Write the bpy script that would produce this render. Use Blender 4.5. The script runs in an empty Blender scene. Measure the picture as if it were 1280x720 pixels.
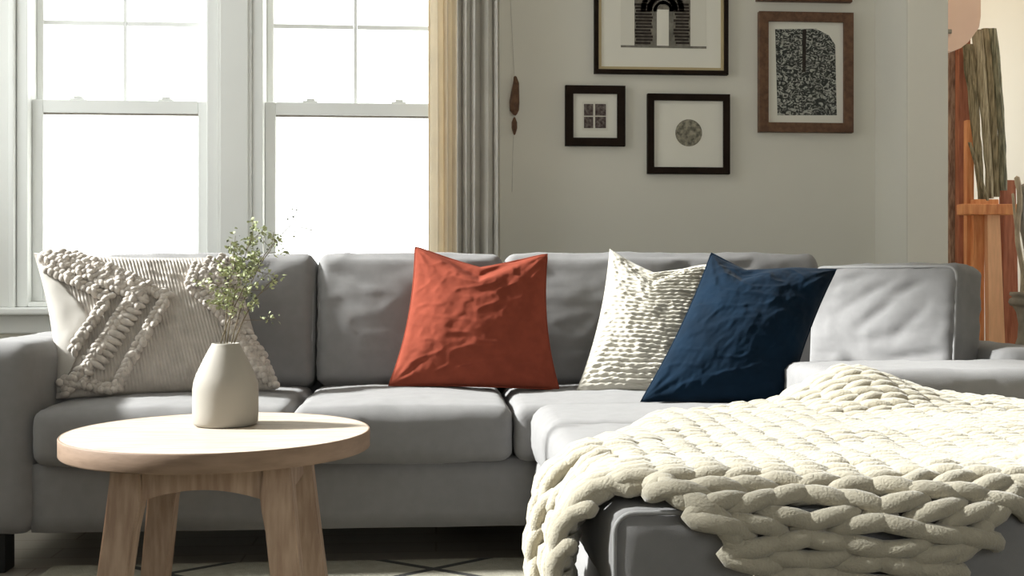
import bpy, bmesh, math, random
from mathutils import Vector, Matrix, noise
random.seed(7)
scene = bpy.context.scene
COL = scene.collection
PI = math.pi

# ---------------------------------------------------------------- camera frame
F = 1357.0; HOR = 350.0; CZ = 0.795
YAW = math.radians(4.0)
FW = Vector((math.sin(YAW), math.cos(YAW), 0)); RT = Vector((math.cos(YAW), -math.sin(YAW), 0))
CAM = Vector((0, 0, CZ))
def ray(px, py):
    return FW + RT * ((px - 640) / F) + Vector((0, 0, (HOR - py) / F))
def PD(px, py, D): return CAM + ray(px, py) * D
def PY(px, py, y):
    r = ray(px, py); return CAM + r * (y / r.y)
def PZ(px, py, z):
    r = ray(px, py); return CAM + r * ((z - CZ) / r.z)

# ---------------------------------------------------------------- materials
MATS = {}
def mat(name, color, rough=0.8, bump=0.0, bscale=300.0, var=0.0, vscale=8.0, sheen=0.0, metallic=0.0, spec=0.3, stretch=None, color2=None, bdist=0.002):
    m = bpy.data.materials.new(name); m.use_nodes = True
    nt = m.node_tree; N = nt.nodes; L = nt.links
    b = N['Principled BSDF']
    b.inputs['Roughness'].default_value = rough
    b.inputs['Metallic'].default_value = metallic
    b.inputs['Specular IOR Level'].default_value = spec
    if sheen: b.inputs['Sheen Weight'].default_value = sheen
    tc = N.new('ShaderNodeTexCoord'); mp = N.new('ShaderNodeMapping')
    L.new(tc.outputs['Object'], mp.inputs['Vector'])
    if stretch: mp.inputs['Scale'].default_value = stretch
    if color2 is None: color2 = tuple(c * (1 - var) for c in color)
    n = N.new('ShaderNodeTexNoise'); n.inputs['Scale'].default_value = vscale; n.inputs['Detail'].default_value = 4
    L.new(mp.outputs[0], n.inputs['Vector'])
    r = N.new('ShaderNodeValToRGB'); r.color_ramp.elements[0].position = .35; r.color_ramp.elements[1].position = .65
    r.color_ramp.elements[0].color = (*color2, 1); r.color_ramp.elements[1].color = (*color, 1)
    L.new(n.outputs['Fac'], r.inputs[0]); L.new(r.outputs[0], b.inputs['Base Color'])
    if bump:
        n2 = N.new('ShaderNodeTexNoise'); n2.inputs['Scale'].default_value = bscale; n2.inputs['Detail'].default_value = 3
        L.new(mp.outputs[0], n2.inputs['Vector'])
        bu = N.new('ShaderNodeBump'); bu.inputs['Strength'].default_value = bump; bu.inputs['Distance'].default_value = bdist
        L.new(n2.outputs['Fac'], bu.inputs['Height']); L.new(bu.outputs[0], b.inputs['Normal'])
    MATS[name] = m
    return m
def wood(name, c1, c2, axis_scale=(1, 12, 12), rough=.6, vscale=6, bump=.25):
    return mat(name, c1, rough, bump, 20, 0, vscale, stretch=axis_scale, color2=c2, bdist=.001)

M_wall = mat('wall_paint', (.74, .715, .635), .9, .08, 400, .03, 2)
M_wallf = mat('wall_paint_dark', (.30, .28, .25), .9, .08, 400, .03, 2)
M_cream = mat('cream_paint', (.88, .85, .765), .9, .05, 300, .03, 2)
M_ceil = mat('ceiling_paint', (.62, .61, .58), .95, .05, 200, .02, 2)
M_white = mat('white_trim_paint', (.86, .87, .85), .45, .03, 100, .02, 4)
M_trimg = mat('window_casing_paint', (.78, .785, .76), .5, .03, 100, .02, 4)
M_fab = mat('grey_sofa_fabric', (.228, .221, .218), .95, .5, 900, .07, 30, sheen=.15, bdist=.0015)
M_pipe = mat('grey_piping_fabric', (.33, .325, .32), .9, .3, 900, .05, 30)
M_black = mat('black_foot', (.01, .01, .01), .5)
M_orange = mat('rust_linen', (.235, .052, .030), .95, .3, 700, .15, 25, sheen=.0, spec=.1, bdist=.0015)
M_navy = mat('navy_velvet', (.0018, .0115, .026), .9, .3, 500, .3, 10, sheen=.03, spec=.12, bdist=.001)
M_cream_knit = mat('cream_knit_cotton', (.50, .47, .40), .95, .5, 500, .1, 30, sheen=.2)
M_ivory = mat('ivory_canvas', (.46, .43, .39), .95, .4, 700, .05, 20)
M_braid = mat('taupe_wool_braid', (.62, .56, .50), .95, .6, 350, .3, 40, sheen=.3, bdist=.003)
M_yarn = mat('cream_chunky_yarn', (.41, .37, .285), .95, .7, 260, .12, 30, sheen=.3, bdist=.003, stretch=(1, 1, 1))
M_vase = mat('matt_stone_ceramic', (.335, .31, .27), .7, .15, 90, .04, 12, bdist=.001)
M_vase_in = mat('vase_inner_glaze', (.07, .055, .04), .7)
M_ttop = wood('sunlit_oak_top', (.56, .49, .41), (.42, .345, .265), (2, 22, 2), .5, 5)  # same wood as the legs, lightened to carry the sun on the top
M_tleg = wood('washed_oak_leg', (.42, .305, .225), (.29, .195, .14), (14, 14, 1.5), .6, 5)
M_rim = wood('shaded_rim_oak', (.27, .185, .13), (.21, .14, .095), (3, 3, 14), .65, 4)  # same wood again, darkened: shade on the table edge put into the colour
M_leaf = mat('sage_leaf', (.46, .50, .27), .7, 0, 1, .45, 60)
M_leafd = mat('dark_seed', (.10, .11, .055), .8)
M_stem = mat('dry_stem', (.15, .12, .07), .8)
M_curt_c = mat('cream_curtain', (.90, .82, .68), .95, .4, 500, .06, 10)
def sheerish(m, k):
    nt = m.node_tree; b = nt.nodes['Principled BSDF']; o = nt.nodes['Material Output']
    t = nt.nodes.new('ShaderNodeBsdfTranslucent'); mx = nt.nodes.new('ShaderNodeMixShader'); mx.inputs[0].default_value = k
    src = b.inputs['Base Color'].links[0].from_socket
    nt.links.new(src, t.inputs[0]); nt.links.new(b.outputs[0], mx.inputs[1]); nt.links.new(t.outputs[0], mx.inputs[2]); nt.links.new(mx.outputs[0], o.inputs[0])
M_curt_g = mat('grey_curtain', (.68, .65, .59), .95, .4, 500, .08, 10)
sheerish(M_curt_c, .5); sheerish(M_curt_g, .15)
M_fblack = mat('dark_stained_frame', (.020, .012, .008), .7, .2, 60, .3, 20, spec=.1)
M_fbrown = wood('walnut_frame', (.17, .088, .048), (.10, .05, .028), (8, 8, 8), .5, 6)
M_gold = mat('pale_gilt', (.52, .42, .24), .5, metallic=.3)
M_mat = mat('mount_board', (.80, .775, .69), .9, .05, 300, .02, 5)
M_paper = mat('print_paper', (.74, .715, .63), .9, .05, 300, .03, 5)
M_ink = mat('ink_dark', (.045, .035, .03), .9, 0, 1, .5, 60)
M_inkg = mat('ink_grey', (.24, .225, .19), .9, 0, 1, .4, 40)
M_string = mat('pale_string', (.55, .52, .46), .9)
M_bark = wood('grey_bark', (.32, .27, .175), (.10, .085, .05), (30, 30, 2), .9, 5, .8)
M_barkb = wood('brown_bark', (.38, .25, .18), (.18, .10, .07), (20, 20, 3), .9, 6, .8)
M_owood = wood('orange_pine', (.72, .33, .14), (.55, .20, .08), (14, 14, 1.5), .55, 5)
M_rwood = wood('red_brown_wood', (.40, .15, .08), (.26, .085, .045), (14, 14, 1.5), .6, 5)
M_pink = mat('pale_pink_plaster', (.66, .49, .41), .8, .1, 60, .06, 8)
M_stone = mat('grey_stone', (.30, .27, .23), .8, .3, 60, .3, 20)

def glass_mat():
    m = bpy.data.materials.new('window_glass'); m.use_nodes = True
    nt = m.node_tree; N = nt.nodes; L = nt.links
    for n in list(N): N.remove(n)
    o = N.new('ShaderNodeOutputMaterial'); mx = N.new('ShaderNodeMixShader')
    t = N.new('ShaderNodeBsdfTransparent'); g = N.new('ShaderNodeBsdfGlossy')
    t.inputs[0].default_value = (.98, 1, 1, 1); g.inputs['Roughness'].default_value = .02
    mx.inputs[0].default_value = .05
    L.new(t.outputs[0], mx.inputs[1]); L.new(g.outputs[0], mx.inputs[2]); L.new(mx.outputs[0], o.inputs[0])
    return m
M_glass = glass_mat()

def plank_mat():
    m = bpy.data.materials.new('oak_floorboards'); m.use_nodes = True
    nt = m.node_tree; N = nt.nodes; L = nt.links; b = N['Principled BSDF']
    b.inputs['Roughness'].default_value = .45
    tc = N.new('ShaderNodeTexCoord')
    br = N.new('ShaderNodeTexBrick'); br.inputs['Scale'].default_value = 1
    br.inputs['Brick Width'].default_value = 1.1; br.inputs['Row Height'].default_value = .11
    br.inputs['Mortar Size'].default_value = .003
    br.inputs['Color1'].default_value = (.24, .21, .175, 1); br.inputs['Color2'].default_value = (.19, .165, .135, 1)
    br.inputs['Mortar'].default_value = (.12, .09, .07, 1)
    L.new(tc.outputs['Object'], br.inputs['Vector']); L.new(br.outputs['Color'], b.inputs['Base Color'])
    return m
M_floor = plank_mat()

def rug_mat():
    m = bpy.data.materials.new('cream_diamond_rug'); m.use_nodes = True
    nt = m.node_tree; N = nt.nodes; L = nt.links; b = N['Principled BSDF']
    b.inputs['Roughness'].default_value = .98
    tc = N.new('ShaderNodeTexCoord'); sp = N.new('ShaderNodeSeparateXYZ'); L.new(tc.outputs['Object'], sp.inputs[0])
    def mth(op, a, bb=None):
        n = N.new('ShaderNodeMath'); n.operation = op
        for i, v in enumerate((a, bb)):
            if v is None: continue
            if isinstance(v, (int, float)): n.inputs[i].default_value = v
            else: L.new(v, n.inputs[i])
        return n.outputs[0]
    P = .71
    x = mth('ABSOLUTE', mth('SUBTRACT', mth('FRACT', mth('DIVIDE', mth('ADD', sp.outputs[0], 10.01 * P + .355), P)), .5))
    y = mth('ABSOLUTE', mth('SUBTRACT', mth('FRACT', mth('DIVIDE', mth('ADD', sp.outputs[1], 10 * .5 + .05), .5)), .5))
    s = mth('ADD', x, y)
    d = mth('ABSOLUTE', mth('SUBTRACT', s, .5))
    line = mth('LESS_THAN', d, .028)
    ns = N.new('ShaderNodeTexNoise'); ns.inputs['Scale'].default_value = 40; L.new(tc.outputs['Object'], ns.inputs['Vector'])
    r = N.new('ShaderNodeValToRGB'); r.color_ramp.elements[0].color = (.20, .185, .14, 1); r.color_ramp.elements[1].color = (.33, .31, .245, 1)
    L.new(ns.outputs['Fac'], r.inputs[0])
    mx = N.new('ShaderNodeMix'); mx.data_type = 'RGBA'
    L.new(line, mx.inputs['Factor']); L.new(r.outputs[0], mx.inputs['A']); mx.inputs['B'].default_value = (.03, .028, .025, 1)
    L.new(mx.outputs['Result'], b.inputs['Base Color'])
    bu = N.new('ShaderNodeBump'); bu.inputs['Strength'].default_value = .6; bu.inputs['Distance'].default_value = .005
    n3 = N.new('ShaderNodeTexNoise'); n3.inputs['Scale'].default_value = 250; L.new(tc.outputs['Object'], n3.inputs['Vector'])
    L.new(n3.outputs['Fac'], bu.inputs['Height']); L.new(bu.outputs[0], b.inputs['Normal'])
    return m
M_rug = rug_mat()

def scratch_mat():
    """black and white block-print texture"""
    m = bpy.data.materials.new('block_print_ink'); m.use_nodes = True
    nt = m.node_tree; N = nt.nodes; L = nt.links; b = N['Principled BSDF']
    b.inputs['Roughness'].default_value = .9
    tc = N.new('ShaderNodeTexCoord'); mp = N.new('ShaderNodeMapping'); mp.inputs['Scale'].default_value = (1.0, 1, 1.5)
    L.new(tc.outputs['Object'], mp.inputs['Vector'])
    n = N.new('ShaderNodeTexNoise'); n.inputs['Scale'].default_value = 38; n.inputs['Detail'].default_value = 3; n.inputs['Distortion'].default_value = 2.6
    L.new(mp.outputs[0], n.inputs['Vector'])
    r = N.new('ShaderNodeValToRGB'); r.color_ramp.elements[0].position = .48; r.color_ramp.elements[1].position = .60
    r.color_ramp.elements[0].color = (.03, .032, .03, 1); r.color_ramp.elements[1].color = (.42, .42, .37, 1)
    L.new(n.outputs['Fac'], r.inputs[0]); L.new(r.outputs[0], b.inputs['Base Color'])
    return m
M_print = scratch_mat()

# ---------------------------------------------------------------- helpers
def link(name, me, m, parent=None, smooth=False):
    o = bpy.data.objects.new(name, me); COL.objects.link(o)
    for mm in (m if isinstance(m, (list, tuple)) else [m]): me.materials.append(mm)
    if smooth:
        for p in me.polygons: p.use_smooth = True
    if parent is not None:
        o.parent = parent; o.matrix_parent_inverse = parent_mw(parent).inverted()
    return o
def parent_mw(p):
    m = Matrix.LocRotScale(p.location, p.rotation_euler, p.scale)
    if p.parent is not None: m = parent_mw(p.parent) @ p.matrix_parent_inverse @ m
    return m
def obj(name, bm, m, parent=None, smooth=False):
    bmesh.ops.recalc_face_normals(bm, faces=bm.faces)
    me = bpy.data.meshes.new(name); bm.to_mesh(me); bm.free()
    return link(name, me, m, parent, smooth)
def tag(o, label=None, cat=None, group=None, kind=None):
    if label: o['label'] = label
    if cat: o['category'] = cat
    if group: o['group'] = group
    if kind: o['kind'] = kind
    return o
def thing(name, label, cat, loc, group=None):
    o = bpy.data.objects.new(name, None); COL.objects.link(o); o.location = loc
    o.empty_display_size = .05
    return tag(o, label, cat, group)

def add_box(bm, x0, x1, y0, y1, z0, z1, bev=0.0, seg=2, mtx=None):
    vs = [bm.verts.new(v) for v in ((x0,y0,z0),(x1,y0,z0),(x1,y1,z0),(x0,y1,z0),(x0,y0,z1),(x1,y0,z1),(x1,y1,z1),(x0,y1,z1))]
    fs = [bm.faces.new([vs[i] for i in f]) for f in ((0,3,2,1),(4,5,6,7),(0,1,5,4),(1,2,6,5),(2,3,7,6),(3,0,4,7))]
    res = vs
    if bev:
        es = list({e for f in fs for e in f.edges})
        r = bmesh.ops.bevel(bm, geom=es, offset=bev, segments=seg, affect='EDGES', profile=.5)
        res = list({v for f in r['faces'] for v in f.verts} | {v for v in vs if v.is_valid})
    if mtx is not None:
        bmesh.ops.transform(bm, matrix=mtx, verts=res)
    return res
def box_obj(name, x0, x1, y0, y1, z0, z1, m, parent=None, bev=.003, seg=2):
    bm = bmesh.new(); add_box(bm, x0, x1, y0, y1, z0, z1, bev, seg)
    return obj(name, bm, m, parent)

def add_tube(bm, pts, rad, sides=8, cap=True, closed=False):
    """tube along points; rad a number or list; rounded ends when cap"""
    pts = [Vector(p) for p in pts]; n = len(pts)
    rads = rad if isinstance(rad, (list, tuple)) else [rad] * n
    rings = []; prev = None
    for i in range(n):
        if closed: t = pts[(i + 1) % n] - pts[i - 1]
        else: t = pts[min(i + 1, n - 1)] - pts[max(i - 1, 0)]
        if t.length < 1e-9: t = Vector((0, 0, 1))
        t.normalize()
        if prev is None:
            a = Vector((0, 0, 1)) if abs(t.z) < .9 else Vector((1, 0, 0))
            u = t.cross(a).normalized()
        else:
            u = prev - t * prev.dot(t)
            u = u.normalized() if u.length > 1e-6 else t.orthogonal().normalized()
        prev = u; w = t.cross(u)
        rings.append([bm.verts.new(pts[i] + (u * math.cos(2*PI*k/sides) + w * math.sin(2*PI*k/sides)) * rads[i]) for k in range(sides)])
    rng = range(n if closed else n - 1)
    for i in rng:
        A = rings[i]; B = rings[(i + 1) % n]
        for k in range(sides):
            bm.faces.new((A[k], A[(k+1)%sides], B[(k+1)%sides], B[k]))
    if cap and not closed:
        for R, i, s in ((rings[0], 0, -1), (rings[-1], n - 1, 1)):
            t = (pts[i] - pts[i - s]).normalized()
            c = bm.verts.new(pts[i] + t * rads[i] * .7)
            for k in range(sides): bm.faces.new((R[k], R[(k+1)%sides], c))
def tube_obj(name, pts, rad, m, parent=None, sides=8, closed=False):
    bm = bmesh.new(); add_tube(bm, pts, rad, sides, True, closed)
    return obj(name, bm, m, parent, True)

def add_lathe(bm, prof, c, sides=32):
    rings = []
    for r, z in prof:
        if r < 1e-6: rings.append([bm.verts.new((c[0], c[1], c[2] + z))])
        else: rings.append([bm.verts.new((c[0] + r*math.cos(2*PI*k/sides), c[1] + r*math.sin(2*PI*k/sides), c[2] + z)) for k in range(sides)])
    for A, B in zip(rings, rings[1:]):
        for k in range(sides):
            k2 = (k + 1) % sides
            if len(A) == 1: bm.faces.new((A[0], B[k], B[k2]))
            elif len(B) == 1: bm.faces.new((A[k], A[k2], B[0]))
            else: bm.faces.new((A[k], A[k2], B[k2], B[k]))

def add_prism(bm, prof, axis_pt, U, V, T, th):
    """extrude 2D outline prof [(u,v)] from axis_pt along unit T by th"""
    A = [bm.verts.new(axis_pt + U * u + V * v) for u, v in prof]
    B = [bm.verts.new(axis_pt + U * u + V * v + T * th) for u, v in prof]
    n = len(A)
    bm.faces.new(A); bm.faces.new(B[::-1])
    for i in range(n): bm.faces.new((A[i], B[i], B[(i+1)%n], A[(i+1)%n]))

# unit blob
_b = bmesh.new(); bmesh.ops.create_icosphere(_b, subdivisions=2, radius=1)
_b.verts.ensure_lookup_table()
BV = [v.co.copy() for v in _b.verts]; BF = [[v.index for v in f.verts] for f in _b.faces]; _b.free()
class Soup:
    def __init__(s): s.v = []; s.f = []
    def blob(s, c, ax, ay, az):
        o = len(s.v)
        for v in BV: s.v.append(c + ax * v.x + ay * v.y + az * v.z)
        s.f += [[i + o for i in f] for f in BF]
    def build(s, name, m, parent=None, smooth=True):
        me = bpy.data.meshes.new(name); me.from_pydata([tuple(v) for v in s.v], [], s.f); me.update()
        return link(name, me, m, parent, smooth)

# ---------------------------------------------------------------- room shell
YW = 4.25; ZC = 3.20; XL = -2.0; XR = 3.4; YB = -1.6; YF = 5.7
WT = .16
def wz(py, y=YW): return PY(640, py, y).z
def wx(px, y=YW): return PY(px, 350, y).x

def struct(name, bm, m): return tag(obj(name, bm, m), kind='structure')


ox0 = wx(20); ox1 = wx(567); oz0 = wz(383); oz1 = 2.24
mul0 = wx(272); mul1 = wx(315)
xc = wx(1095)                       # inner corner with the pier
pier_y = PY(1135, 350, 1).x         # slope
r = ray(1135, 350); pier_y = xc / r.x * r.y
pier_x1 = PY(1185, 350, pier_y).x
bm = bmesh.new()
add_box(bm, XL, ox0, YW, YW + WT, 0, ZC)
add_box(bm, ox1, pier_x1, YW, YW + WT, 0, ZC)
add_box(bm, ox0, ox1, YW, YW + WT, 0, oz0)
add_box(bm, ox0, ox1, YW, YW + WT, oz1, ZC)
struct('wall_back', bm, M_wall)
bm = bmesh.new(); add_box(bm, xc, pier_x1, pier_y, YW, 0, ZC); o = struct('wall_pier', bm, M_cream)
bm = bmesh.new(); add_box(bm, xc - .004, xc, pier_y + .002, YW, 0, ZC); struct('wall_pier_side', bm, M_wall)

for nm, za, zb, mm in (('floor', -.1, 0, M_floor), ('ceiling', ZC, ZC + .1, M_ceil)):
    bm = bmesh.new(); add_box(bm, XL - WT, pier_x1 - .1, YB - WT, YW + WT, za, zb); add_box(bm, pier_x1 - .1, XR + WT, YB - WT, YF + WT, za, zb); struct(nm, bm, mm)
# left wall with a tall glazed opening
LW = (1.85, 4.05, 1.0, 3.12)
bm = bmesh.new()
add_box(bm, XL - WT, XL, YB, LW[0], 0, ZC); add_box(bm, XL - WT, XL, LW[1], YW + WT, 0, ZC)
add_box(bm, XL - WT, XL, LW[0], LW[1], 0, LW[2]); add_box(bm, XL - WT, XL, LW[0], LW[1], LW[3], ZC)
struct('wall_left', bm, M_wall)
bm = bmesh.new(); FWN = (-.9, 1.9, .95, 2.35)
add_box(bm, XL - WT, FWN[0], YB - WT, YB, 0, ZC); add_box(bm, FWN[1], XR + WT, YB - WT, YB, 0, ZC)
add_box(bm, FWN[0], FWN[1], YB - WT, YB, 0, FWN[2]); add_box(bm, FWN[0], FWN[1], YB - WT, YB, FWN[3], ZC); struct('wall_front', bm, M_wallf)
RW = (4.35, 5.45, .7, 2.3)
bm = bmesh.new()
add_box(bm, XR, XR + WT, YB, RW[0], 0, ZC); add_box(bm, XR, XR + WT, RW[1], YF, 0, ZC)
add_box(bm, XR, XR + WT, RW[0], RW[1], 0, RW[2]); add_box(bm, XR, XR + WT, RW[0], RW[1], RW[3], ZC)
struct('wall_right', bm, M_cream)
bm = bmesh.new(); add_box(bm, pier_x1 - .1, XR, YF, YF + WT, 0, ZC); struct('wall_far', bm, M_cream)
# side wall closing the far room on the left, behind the living room's back wall
bm = bmesh.new(); add_box(bm, pier_x1 - .1, pier_x1, YW + WT, YF, 0, ZC); struct('wall_passage', bm, M_cream)

for nm, (a, b, c, d) in (('baseboard_back', (XL, xc - .004, YW - .018, YW)), ('baseboard_left', (XL, XL + .018, YB, YW - .018))):
    bm = bmesh.new(); add_box(bm, a, b, c, d, 0, .12, .004); struct(nm, bm, M_white)

# ---- windows
def bars(parent, name, rects, y0, y1, m=M_white, bev=.004):
    bm = bmesh.new()
    for x0, x1, z0, z1 in rects: add_box(bm, x0, x1, y0, y1, z0, z1, bev)
    return obj(name, bm, m, parent)
def make_window(name, x0, x1, side):
    """double hung unit in the opening x0..x1"""
    w = bpy.data.objects.new(name, None); COL.objects.link(w); w.location = ((x0+x1)/2, YW, oz0); tag(w, kind='structure')
    z0, z1 = oz0, oz1; t = .03
    jw = .042
    bars(w, 'jamb', [(x0, x0 + jw, z0, z1), (x1 - jw, x1, z0, z1), (x0 + jw, x1 - jw, z1 - jw, z1), (x0 + jw, x1 - jw, z0, z0 + .02)], YW + .0, YW + WT)
    zr = wz(140, YW + .06)
    sx0, sx1 = x0 + jw, x1 - jw
    # lower sash (nearer)
    st = .042
    lo0 = z0 + .02; lo1 = zr + .027
    ls = bars(w, 'lower_sash', [(sx0, sx0 + st, lo0, lo1), (sx1 - st, sx1, lo0, lo1), (sx0 + st, sx1 - st, lo0, lo0 + .06), (sx0 + st, sx1 - st, lo1 - .05, lo1)], YW + .045, YW + .08)
    bm = bmesh.new(); add_box(bm, sx0 + st, sx1 - st, YW + .060, YW + .064, lo0 + .06, lo1 - .05); obj('glass_pane', bm, M_glass, ls)
    bars(ls, 'gasket', [(sx0+st, sx1-st, lo1-.056, lo1-.050)], YW + .05, YW + .062, M_stone, .0)
    # upper sash
    su = .026
    up0 = zr - .02; up1 = z1 - jw
    us = bars(w, 'upper_sash', [(sx0, sx0 + su, up0, up1), (sx1 - su, sx1, up0, up1), (sx0 + su, sx1 - su, up0, up0 + .045), (sx0 + su, sx1 - su, up1 - .05, up1)], YW + .095, YW + .13)
    bm = bmesh.new(); add_box(bm, sx0 + su, sx1 - su, YW + .110, YW + .114, up0 + .045, up1 - .05); obj('glass_pane', bm, M_glass, us)
    xm = (sx0 + sx1) / 2; zm = wz(37, YW + .1)
    bars(us, 'muntin', [(xm - .006, xm + .006, up0 + .045, up1 - .05), (sx0 + su, xm - .008, zm - .008, zm + .008), (xm + .008, sx1 - su, zm - .008, zm + .008)], YW + .103, YW + .121, M_white, .0)
    for k in (.25, .75):
        lx = sx0 + (sx1 - sx0) * k
        bm = bmesh.new(); add_box(bm, lx - .028, lx + .028, YW + .05, YW + .085, lo1, lo1 + .007, .002)
        add_box(bm, lx - .014, lx + .018, YW + .052, YW + .078, lo1 + .007, lo1 + .017, .004)
        obj('sash_lock', bm, M_white, w)
    return w
make_window('window_1', ox0, mul0, 0)
make_window('window_2', mul1, ox1, 1)
bm = bmesh.new(); add_box(bm, mul0, mul1, YW - .012, YW + WT, oz0, oz1, .004)
add_box(bm, mul0 + .012, mul1 - .012, YW - .02, YW - .012, oz0, oz1, .003); struct('trim_1', bm, M_trimg)
cw = .075
bm = bmesh.new(); add_box(bm, ox0 - .022, ox0, YW - .022, YW + .03, oz0, oz1, .004); struct('trim_2', bm, M_white)
bm = bmesh.new(); add_box(bm, ox0 - .12, ox0 - .022, YW - .012, YW, oz0, oz1 + .1, .004)
add_box(bm, ox1, ox1 + cw, YW - .012, YW, oz0, oz1 + .1, .004)
add_box(bm, ox0 - .022, ox1, YW - .012, YW, oz1, oz1 + .1, .004); struct('trim_3', bm, M_trimg)
# stool and apron
bm = bmesh.new(); add_box(bm, ox0 - .16, ox1 + .12, YW - .07, YW + .045, oz0 - .028, oz0, .008, 3); struct('trim_4', bm, M_white)
bm = bmesh.new(); add_box(bm, ox0 - .13, ox1 + .09, YW - .02, YW, oz0 - .10, oz0 - .028, .006); struct('trim_5', bm, M_trimg)

# windows outside the frame on the side walls, the right one added as fill
def side_window(name, x, y0, y1, z0, z1, div, sgn):
    w = bpy.data.objects.new(name, None); COL.objects.link(w); w.location = (x, (y0+y1)/2, z0); tag(w, kind='structure')
    xa, xb = (x - WT, x) if sgn < 0 else (x, x + WT)
    xm = (xa + xb) / 2
    bm = bmesh.new(); t = .05
    add_box(bm, xm - .03, xm + .03, y0, y1, z0, z0 + t, .004); add_box(bm, xm - .03, xm + .03, y0, y1, z1 - t, z1, .004)
    for k in range(div + 1):
        yy = y0 + (y1 - y0 - t) * k / div
        add_box(bm, xm - .03, xm + .03, yy, yy + t, z0 + t, z1 - t, .004)
    obj('frame', bm, M_white, w)
    bm = bmesh.new(); add_box(bm, xm - .003, xm + .003, y0 + t, y1 - t, z0 + t, z1 - t); obj('glass_pane', bm, M_glass, w)
side_window('window_3', XL, *LW, 1, -1)
side_window('fill_window_far', XR, *RW, 1, 1)  # second one is unseen, added to bring sky light into the far room
w5 = bpy.data.objects.new('fill_window_front', None); COL.objects.link(w5); w5.location = ((FWN[0]+FWN[1])/2, YB, FWN[2]); tag(w5, kind='structure')  # window added behind the camera as sky fill for front faces
ym = YB - WT/2
bars(w5, 'frame', [(FWN[0], FWN[0]+.05, FWN[2], FWN[3]), (FWN[1]-.05, FWN[1], FWN[2], FWN[3]), (FWN[0]+.05, FWN[1]-.05, FWN[2], FWN[2]+.05), (FWN[0]+.05, FWN[1]-.05, FWN[3]-.05, FWN[3]), (.475, .525, FWN[2]+.05, FWN[3]-.05)], ym-.03, ym+.03)  # frame of the added fill window
bm = bmesh.new(); add_box(bm, FWN[0]+.05, FWN[1]-.05, ym-.003, ym+.003, FWN[2]+.05, FWN[3]-.05); obj('glass_pane', bm, M_glass, w5)  # pane of the added fill window

# ---------------------------------------------------------------- rug
bm = bmesh.new(); add_box(bm, -1.05, 1.9, .3, 3.06, 0, .012, .004)
o = obj('area_rug', bm, M_rug); tag(o, 'cream area rug with a dark diamond lattice under the round table', 'rug')

# ---------------------------------------------------------------- sofa
def puffy(name, x0, x1, y0, y1, z0, z1, m, parent, r=.04, crown=(.0, .0, .02), res=.022, wr=.004, wscale=9, mtx=None, seed=0, sag=0, pull=None, folds=()):
    """soft upholstered block; crown = outward bulge on x, y and z faces"""
    hx, hy, hz = (x1-x0)/2, (y1-y0)/2, (z1-z0)/2
    C0 = Vector(((x0+x1)/2, (y0+y1)/2, (z0+z1)/2))
    nx, ny, nz = [max(4, int(2*h/res)) for h in (hx, hy, hz)]
    verts = {}; V = []; Fc = []
    def vid(i, j, k):
        key = (i, j, k)
        if key not in verts:
            p = Vector((-hx + 2*hx*i/nx, -hy + 2*hy*j/ny, -hz + 2*hz*k/nz))
            a, b, c = p.x/hx, p.y/hy, p.z/hz
            q = Vector((max(-hx+r, min(hx-r, p.x)), max(-hy+r, min(hy-r, p.y)), max(-hz+r, min(hz-r, p.z))))
            d = p - q
            n = d.normalized() if d.length > 1e-9 else Vector((0,0,1))
            # spread the samples over the rounded edge
            p2 = q + n * r
            p2.x += (1 if a > 0 else -1) * crown[0] * max(0, 1-b*b) * max(0, 1-c*c) * (abs(a) ** 3)
            p2.y += (1 if b > 0 else -1) * crown[1] * max(0, 1-a*a)**.7 * max(0, 1-c*c)**.7 * (abs(b) ** 3)
            p2.z += (1 if c > 0 else -1) * crown[2] * max(0, 1-a*a)**.6 * max(0, 1-b*b)**.6 * (abs(c) ** 3)
            w = C0 + p2
            s = Vector((seed * 7.3, seed * 3.1, 0))
            nn = noise.noise(w * wscale + s) + .5 * noise.noise(w * wscale * 2.7 + s)
            # wrinkles: ridged noise stretched
            rid = 1 - abs(noise.noise(Vector((w.x * wscale * .9, w.y * wscale * .9, w.z * wscale * 2.2)) + s)) * 2
            w = w + n * (wr * nn + wr * .8 * max(0, rid) ** 4)
            for (fa, fc, fl, fang, fd) in folds:      # pulled creases on the -y face
                du = a - fa; dv = c - fc
                al = du * math.cos(fang) + dv * math.sin(fang); ac = -du * math.sin(fang) + dv * math.cos(fang)
                if b < 0: w.y += fd * math.exp(-(ac/.07)**2) * math.exp(-(al/fl)**2)
            if sag: w.z -= sag * (1 - abs(a)) * max(0, c)
            if mtx is not None: w = mtx @ w
            verts[key] = len(V); V.append(tuple(w))
        return verts[key]
    for i in range(nx):
        for j in range(ny):
            Fc.append((vid(i,j,0), vid(i,j+1,0), vid(i+1,j+1,0), vid(i+1,j,0)))
            Fc.append((vid(i,j,nz), vid(i+1,j,nz), vid(i+1,j+1,nz), vid(i,j+1,nz)))
    for i in range(nx):
        for k in range(nz):
            Fc.append((vid(i,0,k), vid(i+1,0,k), vid(i+1,0,k+1), vid(i,0,k+1)))
            Fc.append((vid(i,ny,k), vid(i,ny,k+1), vid(i+1,ny,k+1), vid(i+1,ny,k)))
    for j in range(ny):
        for k in range(nz):
            Fc.append((vid(0,j,k), vid(0,j,k+1), vid(0,j+1,k+1), vid(0,j+1,k)))
            Fc.append((vid(nx,j,k), vid(nx,j+1,k), vid(nx,j+1,k+1), vid(nx,j,k+1)))
    me = bpy.data.meshes.new(name); me.from_pydata(V, [], Fc); me.update()
    o = link(name, me, m, parent, True)
    return o

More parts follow.
